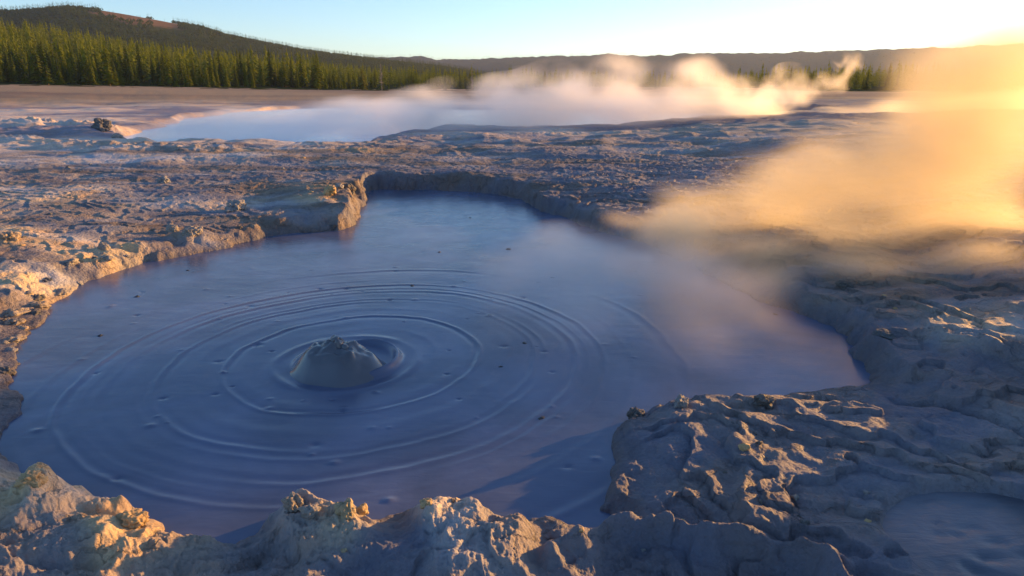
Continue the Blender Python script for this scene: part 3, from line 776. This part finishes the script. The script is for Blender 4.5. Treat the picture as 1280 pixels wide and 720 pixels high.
# ------------------------------------------------------------------ trees
def conifer_crown(seed, tiers=13, spokes=11, h=1.0, rbase=.16, droop=.35, gap=.0, tri=True):
    """layered sprays of needles round a stem of unit height: many small tapering blades"""
    rn = random.Random(seed); vs = []; fs = []
    for k in range(tiers):
        t = k / (tiers - 1)
        zc = h * (.10 + .88 * t); rt = rbase * (1 - t) ** .85 * rn.uniform(.75, 1.2) + .012
        n = max(4, int(spokes * (1 - .55 * t)))
        a0 = rn.uniform(0, 6.28)
        for i in range(n):
            if rn.random() < gap: continue
            a = a0 + 2 * math.pi * i / n + rn.uniform(-.25, .25); r = rt * rn.uniform(.65, 1.2)
            w = r * rn.uniform(.45, .75); zz = zc + rn.uniform(-.02, .02) * h
            dx, dy = math.cos(a), math.sin(a); b = len(vs)
            thick = h / tiers * .9
            vs += [(0, 0, zz + thick * .6), (dx * r * .6 - dy * w * .5, dy * r * .6 + dx * w * .5, zz - r * droop * .5),
                   (dx * r, dy * r, zz - r * droop), (dx * r * .6 + dy * w * .5, dy * r * .6 - dx * w * .5, zz - r * droop * .5), (dx * r * .35, dy * r * .35, zz - thick * .7)]
            fs += [(b, b + 1, b + 2), (b, b + 2, b + 3), (b + 4, b + 2, b + 1), (b + 4, b + 3, b + 2)]
    return np.array(vs, np.float32), np.array(fs, np.int32)

def trunk_mesh(h=1.0, r=.018):
    vs = []; fs = []; n = 7
    for j, t in enumerate((0, .15, .5, .97)):
        for i in range(n):
            a = 2 * math.pi * i / n; rr = r * (1 - .85 * t) * (1.35 if j == 0 else 1)
            vs.append((rr * math.cos(a), rr * math.sin(a), h * t - (.03 if j == 0 else 0)))
    for j in range(3):
        for i in range(n):
            fs.append((j * n + i, j * n + (i + 1) % n, (j + 1) * n + (i + 1) % n, (j + 1) * n + i))
    return mesh_from('trunk', vs, fs)
TRUNK = trunk_mesh(); TRUNK.materials.append(M_BARK)
crowns = []
for s in range(7):
    v, f = conifer_crown(s, tiers=[17, 15, 19, 14, 16, 18, 15][s], spokes=[11, 12, 10, 13, 11, 9, 12][s], rbase=[.15, .18, .13, .20, .16, .12, .17][s], gap=.06)
    me = mesh_from('crown', v, f, False); me.materials.append(M_PINE); crowns.append(me)
ycrown = mesh_from('crown', *conifer_crown(55, 14, 12, rbase=.24, gap=.05), False); ycrown.materials.append(M_YELLOW)
def dead_crown():
    rn = random.Random(5); vs = []; fs = []
    for k in range(110):
        t = rn.uniform(.2, .97); a = rn.uniform(0, 6.28); L = .17 * (1 - t) + .03; z = t; w = .006
        dx, dy = math.cos(a), math.sin(a); b = len(vs)
        vs += [(0, 0, z + w), (-dy * w, dx * w, z - w), (dy * w, -dx * w, z - w), (dx * L, dy * L, z + L * rn.uniform(-.3, .5))]
        fs += [(b, b + 1, b + 3), (b + 1, b + 2, b + 3), (b + 2, b, b + 3)]
    return mesh_from('crown', vs, fs, False)
dcrown = dead_crown(); dcrown.materials.append(M_DEAD)
DTRUNK = trunk_mesh(1, .014); DTRUNK.materials.append(M_DEAD)

def tree(x, y, z, h, me, tr, label, group=None, fat=1.0, name='pine_tree'):
    root = obj(name, None, None, None, (x, y, z), (0, 0, rng.uniform(0, 6.28)))
    root.empty_display_size = .1
    tag(root, label, 'tree', group)
    c = obj('crown', me, None, root, (0, 0, 0), (0, 0, 0), (h * fat, h * fat, h))
    t = obj('trunk', tr, None, root, (0, 0, 0), (0, 0, 0), (h, h, h))
    return root

# single trees in front of the wood
def at_far(px, r):
    a = math.atan((px - 640) / F / (math.cos(PITCH) + math.sin(PITCH) * math.tan(PITCH))); return r * math.sin(a), r * math.cos(a)
singles = [(453, 152, 4.6, ycrown, TRUNK, 'bright yellow green bushy young conifer out in front of the tree line', 1.25), (477, 150, 5.4, dcrown, DTRUNK, 'bleached dead tree standing in front of the tree line', 1.0),
           (137, 158, 8.0, crowns[3], TRUNK, 'wide lit conifer stepping out of the left tree line onto the meadow', 1.0), (60, 160, 8.4, crowns[0], TRUNK, 'conifer with a leaning lit edge in front of the wood at far left', 1.0),
           (397, 154, 6.4, crowns[1], TRUNK, 'short bushy conifer left of the yellow green one', 1.1), (590, 165, 4.6, dcrown, DTRUNK, 'small grey dead tree rising from the steam', 1.2)]
for px, r, h, me, tr, lab, fat in singles:
    x, y = at_far(px, r); tree(x, y, float(base_rise(np.array([x]), np.array([y]))[0]) + .15, h, me, tr, lab, None, fat)

cand = []
for k in range(300):
    row = k % 3
    px = rng.uniform(-40, 1290) if k > 170 else rng.uniform(-40, 690)
    r0 = float(base_line(px)); r = r0 + rng.uniform(0, 8) + row * 8
    x, y = at_far(px, r); cand.append((x, y, r, px, row))
cxs = np.array([c[0] for c in cand]); cys = np.array([c[1] for c in cand]); czs = slope_z(cxs, cys)
for (x, y, r, px, row), z in zip(cand[:290], czs):
    h = rng.uniform(4.8, 9.0) * (1 if px < 400 else (.62 if px < 960 else .72)) * (.78 if row == 0 else 1)
    side = 'below the bald hill' if px < 350 else ('behind the steaming spring' if px < 960 else 'at right behind the golden steam')
    tree(x, y, float(z) - .2, h, crowns[rng.integers(7)], TRUNK, 'dark green conifer in the front rows of the wood ' + side, 'conifers in the front rows of the wood')

def forest(xs, ys, zs, hs, mat, name, label, tiers, spokes, fatr, seeds=5):
    VV = []; FF = []; n0 = 0
    prot = [conifer_crown(90 + s, tiers, spokes, rbase=fatr * (.85 + .1 * s), gap=.03) for s in range(seeds)]
    for i in range(len(xs)):
        v, f = prot[i % seeds]; a = rng.uniform(0, 6.28); c, s = math.cos(a), math.sin(a); h = hs[i]
        vv = np.empty_like(v); vv[:, 0] = (v[:, 0] * c - v[:, 1] * s) * h + xs[i]; vv[:, 1] = (v[:, 0] * s + v[:, 1] * c) * h + ys[i]; vv[:, 2] = v[:, 2] * h + zs[i]
        VV.append(vv); FF.append(f + n0); n0 += len(v)
    me = mesh_from(name, np.concatenate(VV), np.concatenate(FF), False)
    return tag(obj(name, me, mat), label, 'forest', None, 'stuff')

N = 6500
a_ = np.arctan((rng.uniform(-260, 1500, N) - 640) / F) * .99; px_ = px_of_az(a_)
left = px_ < 700
r_ = base_line(px_) + 18 + (rng.random(N) ** .8) * 300
x_ = r_ * np.sin(a_); y_ = r_ * np.cos(a_); z_ = slope_z(x_, y_) - .3
h_ = (3.6 + 6.4 * rng.random(N) ** 1.5) * np.where(px_ < 400, 1.0, np.where(px_ < 960, .7, .75))
forest(x_, y_, z_, h_, M_PINE, 'forest', 'dense conifer forest filling the slope behind the front trees', 8, 7, .17)
N = 14000
a_ = rng.uniform(-.75, .08, N); r_ = 500 + rng.random(N) ** .7 * 470
x_ = r_ * np.sin(a_); y_ = r_ * np.cos(a_); z_ = hz1(x_, y_)
bl = bald(x_, y_, z_); kp = bl + .8 * fbm(x_, y_, .02, 3, 5) < .5
forest(x_[kp], y_[kp], z_[kp] - 2.2, rng.uniform(6, 9, kp.sum()), M_PINE_FAR, 'forest', 'far conifer wood covering the round hill below its bald top', 3, 6, .5)
N = 7000
a_ = rng.uniform(-.22, .80, N); r_ = 1500 + rng.random(N) ** .6 * 800
x_ = r_ * np.sin(a_); y_ = r_ * np.cos(a_); z_ = hz2(x_, y_)
forest(x_, y_, z_ - 3, rng.uniform(8, 11, N), M_PINE_RIDGE_HAZED, 'forest', 'distant wood on the blue ridge', 2, 5, .7)

# ------------------------------------------------------------------ steam
def steam(name, label, blobs, dens, nscale, warp, thr=.5, g=.55, color=(1, 1, 1), detail=3, gain=2.0, stretch=(1, 1, 1), vox=.1, yd=.9, step=1.0):
    """a closed cloud hull (real lumps where the steam hangs) filled with uneven scattering vapour
       blobs: px, py, forward distance, radius px, [vertical squash]"""
    import bmesh
    bm = bmesh.new(); B = []
    for b in blobs:
        px, py, Y, rp = b[:4]; sq = b[4] if len(b) > 4 else 1.0; wt = b[5] if len(b) > 5 else 1.0
        c = Vector(S(px, py, Y)); c = Vector((float(c.x), float(c.y), float(c.z))); r = rp / F * Y
        rad3 = Vector((r, r * yd, r * sq))
        B.append((c, rad3, wt))
        rr = bmesh.ops.create_icosphere(bm, subdivisions=3, radius=1)
        for v in rr['verts']: v.co = Vector((v.co.x * rad3.x, v.co.y * rad3.y, v.co.z * rad3.z)) + c
    tmp = bpy.data.meshes.new(name); bm.to_mesh(tmp); bm.free()
    to = bpy.data.objects.new(name + '_union', tmp); COL.objects.link(to)
    md = to.modifiers.new('m', 'REMESH'); md.mode = 'VOXEL'; md.voxel_size = vox
    dg = bpy.context.evaluated_depsgraph_get(); dg.update()
    me = bpy.data.meshes.new_from_object(to.evaluated_get(dg))
    bpy.data.objects.remove(to); bpy.data.meshes.remove(tmp)
    o = obj(name, me, None); tag(o, label, 'steam', None, 'stuff')
    m = bpy.data.materials.new(name); m.use_nodes = True; t = NT(m)
    t.n.remove(t.n['Principled BSDF'])
    geo = t.add('ShaderNodeNewGeometry'); pos = geo.outputs['Position']
    mp = t.add('ShaderNodeMapping'); mp.inputs['Scale'].default_value = stretch; mp.inputs['Rotation'].default_value = (0, R(-18), 0); t.link(pos, mp.inputs[0])
    wn = t.noise(mp.outputs[0], nscale * .6, 1, .5)
    sub = t.add('ShaderNodeVectorMath', operation='SUBTRACT'); t.link(wn.outputs['Color'], sub.inputs[0]); sub.inputs[1].default_value = (.5, .5, .5)
    ma = t.add('ShaderNodeVectorMath', operation='MULTIPLY_ADD'); t.link(sub.outputs[0], ma.inputs[0]); ma.inputs[1].default_value = (warp, warp, warp); t.link(pos, ma.inputs[2])
    wp = ma.outputs[0]
    prod = None
    for c, rad3, wt in B:
        s1 = t.add('ShaderNodeVectorMath', operation='SUBTRACT'); t.link(wp, s1.inputs[0]); s1.inputs[1].default_value = c
        s2 = t.add('ShaderNodeVectorMath', operation='DIVIDE'); t.link(s1.outputs[0], s2.inputs[0]); s2.inputs[1].default_value = rad3
        s3 = t.add('ShaderNodeVectorMath', operation='DOT_PRODUCT'); t.link(s2.outputs[0], s3.inputs[0]); t.link(s2.outputs[0], s3.inputs[1])
        f = t.math('SUBTRACT', 1.0, s3.outputs['Value'], clamp=True)
        f = t.math('MULTIPLY', f, f)
        inv = t.math('MULTIPLY_ADD', f, -wt, 1.0)
        prod = inv if prod is None else t.math('MULTIPLY', prod, inv)
    env = t.math('SUBTRACT', 1.0, prod)
    n = t.noise(mp.outputs[0], nscale, detail, .55, .3)
    # env raised or eaten away by the noise
    e = t.math('ADD', env, t.math('MULTIPLY_ADD', n.outputs[0], gain, -gain * thr))
    e = t.math('MULTIPLY', t.math('MAXIMUM', e, 0.0), env)
    den = t.math('MULTIPLY', e, dens)
    pv_ = t.add('ShaderNodeVolumePrincipled')
    pv_.inputs['Color'].default_value = (*color, 1); pv_.inputs['Anisotropy'].default_value = g  # warm tints paint sunlight into vapour that is itself white
    t.link(den, pv_.inputs['Density'])
    t.link(pv_.outputs[0], t.n['Material Output'].inputs['Volume'])
    try: m.cycles.volume_step_rate = step
    except Exception: pass
    me.materials.clear(); me.materials.append(m)
    return o

SUN_GOLD_TINT = (1, .955, .87)  # low-sun warmth painted into white steam
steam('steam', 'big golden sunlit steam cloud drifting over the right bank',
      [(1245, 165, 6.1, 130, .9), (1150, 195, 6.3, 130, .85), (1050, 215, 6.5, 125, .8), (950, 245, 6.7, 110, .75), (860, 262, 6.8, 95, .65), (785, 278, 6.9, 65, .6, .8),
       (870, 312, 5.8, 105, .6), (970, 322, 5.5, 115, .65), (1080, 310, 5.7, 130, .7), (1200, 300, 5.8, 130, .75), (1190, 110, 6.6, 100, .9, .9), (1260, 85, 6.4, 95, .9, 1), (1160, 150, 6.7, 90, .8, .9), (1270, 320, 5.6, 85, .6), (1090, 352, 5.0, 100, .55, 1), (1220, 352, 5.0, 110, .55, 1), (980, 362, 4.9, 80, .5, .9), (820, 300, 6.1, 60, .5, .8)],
      2.3, .95, .9, .41, .32, (1, .90, .68), 5, 3.2, (1, 1, 1.7), .1, .85)  # strongest gold: sunlight colour put into the white vapour
steam('steam', 'thin pink wisp of steam low over the right half of the mud',
      [(640, 345, 4.9, 75, .6, .8), (700, 325, 4.9, 80, .6), (770, 325, 4.9, 90, .6), (850, 335, 4.7, 100, .6), (920, 350, 4.5, 95, .6), (620, 395, 4.1, 60, .5, .6), (720, 380, 4.2, 90, .5, .8), (850, 395, 4.1, 100, .5, .8), (960, 400, 4.1, 80, .5, .6)],
      1.1, 1.3, .5, .36, .5, (1, .97, .95), 4, 1.6, (1, 1, 1.5), .08, 1.9)
steam('steam', 'long pinkish bank of steam over the hot spring',
      [(200, 172, 18, 80, .22, .5), (310, 164, 20, 110, .25, .8), (430, 154, 21, 110, .32, .9), (540, 146, 22, 110, .38), (640, 138, 24, 95, .5), (710, 126, 25, 90, .6), (780, 120, 26, 80, .7), (850, 125, 26, 80, .7),
       (400, 150, 27, 80, .16, .5), (490, 144, 28, 90, .2, .7), (870, 100, 27, 42, 1.0, .8), (845, 88, 27, 30, .8, .7), (735, 98, 26, 46, .8, .7), (930, 138, 25, 80, .4), (685, 104, 26, 36, .9, .6), (640, 112, 26, 30, 1., .5), (560, 118, 25, 40, .6, .5)],
      0.8, .7, 3.0, .45, .5, (1, .97, .93), 5, 4.2, (1, 1, 1.3), .35)
steam('steam', 'low pale veil of vapour lying on the milky water of the hot spring',
      [(190, 171, 17.5, 70, .2, .7), (290, 166, 19, 110, .2), (400, 160, 20, 120, .22), (520, 153, 22, 130, .25), (650, 148, 23, 130, .3), (780, 146, 24, 130, .3), (900, 142, 24, 110, .3), (350, 148, 28, 110, .15, .8), (470, 140, 29, 110, .2, .8)],
      .55, .6, 1.5, .35, .5, (1, .98, .96), 4, 1.5, (1, 1, 1.3), .35)
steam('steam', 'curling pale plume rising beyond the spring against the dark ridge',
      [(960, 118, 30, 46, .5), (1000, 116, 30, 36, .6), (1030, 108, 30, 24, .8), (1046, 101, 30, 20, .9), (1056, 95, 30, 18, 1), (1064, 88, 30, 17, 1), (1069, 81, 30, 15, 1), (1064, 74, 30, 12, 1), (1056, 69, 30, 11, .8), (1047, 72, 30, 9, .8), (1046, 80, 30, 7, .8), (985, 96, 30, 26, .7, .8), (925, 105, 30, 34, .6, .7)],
      0.8, 1.3, 1.7, .45, .5, SUN_GOLD_TINT, 5, 4.4, (1, 1, 1), .2)
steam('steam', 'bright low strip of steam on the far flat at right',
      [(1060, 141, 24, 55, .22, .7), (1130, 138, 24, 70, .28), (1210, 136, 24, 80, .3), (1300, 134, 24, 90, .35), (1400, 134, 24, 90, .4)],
      .6, .4, 1.0, .42, .6, SUN_GOLD_TINT, 3, 1.8, (1, 1, 1.2), .25)

# haze: air between us and the ridge
import bmesh
bm = bmesh.new(); bmesh.ops.create_cube(bm, size=1)
for v in bm.verts: v.co = Vector((v.co.x * 9400, v.co.y * 9400, -40 + (v.co.z + .5) * 260))
me = bpy.data.meshes.new('haze'); bm.to_mesh(me); bm.free()
mh = bpy.data.materials.new('haze'); mh.use_nodes = True; t = NT(mh); t.n.remove(t.n['Principled BSDF'])
pvn = t.add('ShaderNodeVolumePrincipled'); pvn.inputs['Color'].default_value = (.60, .75, 1, 1); pvn.inputs['Density'].default_value = .00012; pvn.inputs['Anisotropy'].default_value = .3
t.link(pvn.outputs[0], t.n['Material Output'].inputs['Volume'])
tag(obj('haze', me, mh), 'thin evening air over the basin', 'haze', None, 'stuff')

# ------------------------------------------------------------------ light
w = bpy.data.worlds.new('World'); scn.world = w; w.use_nodes = True
nt = w.node_tree; bg = nt.nodes['Background']
sky = nt.nodes.new('ShaderNodeTexSky'); sky.sky_type = 'NISHITA'; sky.sun_disc = False
sky.sun_elevation = R(SUN_EL); sky.sun_rotation = R(SUN_AZ); sky.air_density = 1.0; sky.dust_density = .8; sky.ozone_density = 2.5; sky.altitude = 2200
nt.links.new(sky.outputs[0], bg.inputs[0]); bg.inputs[1].default_value = .125
sl = bpy.data.lights.new('sun', 'SUN'); sl.energy = 5.0; sl.angle = R(.55); sl.color = (1, .52, .14)
so = bpy.data.objects.new('sun', sl); COL.objects.link(so)
sd = Vector((math.sin(R(SUN_AZ)) * math.cos(R(SUN_EL)), math.cos(R(SUN_AZ)) * math.cos(R(SUN_EL)), math.sin(R(SUN_EL))))
so.rotation_euler = sd.to_track_quat('Z', 'Y').to_euler()

cam = bpy.data.cameras.new('camera'); co = bpy.data.objects.new('camera', cam); COL.objects.link(co)
cam.sensor_width = 36; cam.lens = F / 1280 * 36; cam.clip_end = 12000; cam.clip_start = .05
co.location = (0, 0, CAM_H); co.rotation_euler = (R(90) - PITCH, 0, 0)
scn.camera = co

scn.view_settings.view_transform = 'Standard'; scn.view_settings.look = 'None'
scn.view_settings.exposure = 1.45; scn.view_settings.gamma = 1
cy_ = scn.cycles
cy_.use_denoising = True
cy_.max_bounces = 10; cy_.diffuse_bounces = 2; cy_.glossy_bounces = 2; cy_.volume_bounces = 8; cy_.transparent_max_bounces = 8
cy_.volume_step_rate = 1.0; cy_.volume_max_steps = 256
cy_.sample_clamp_indirect = 6
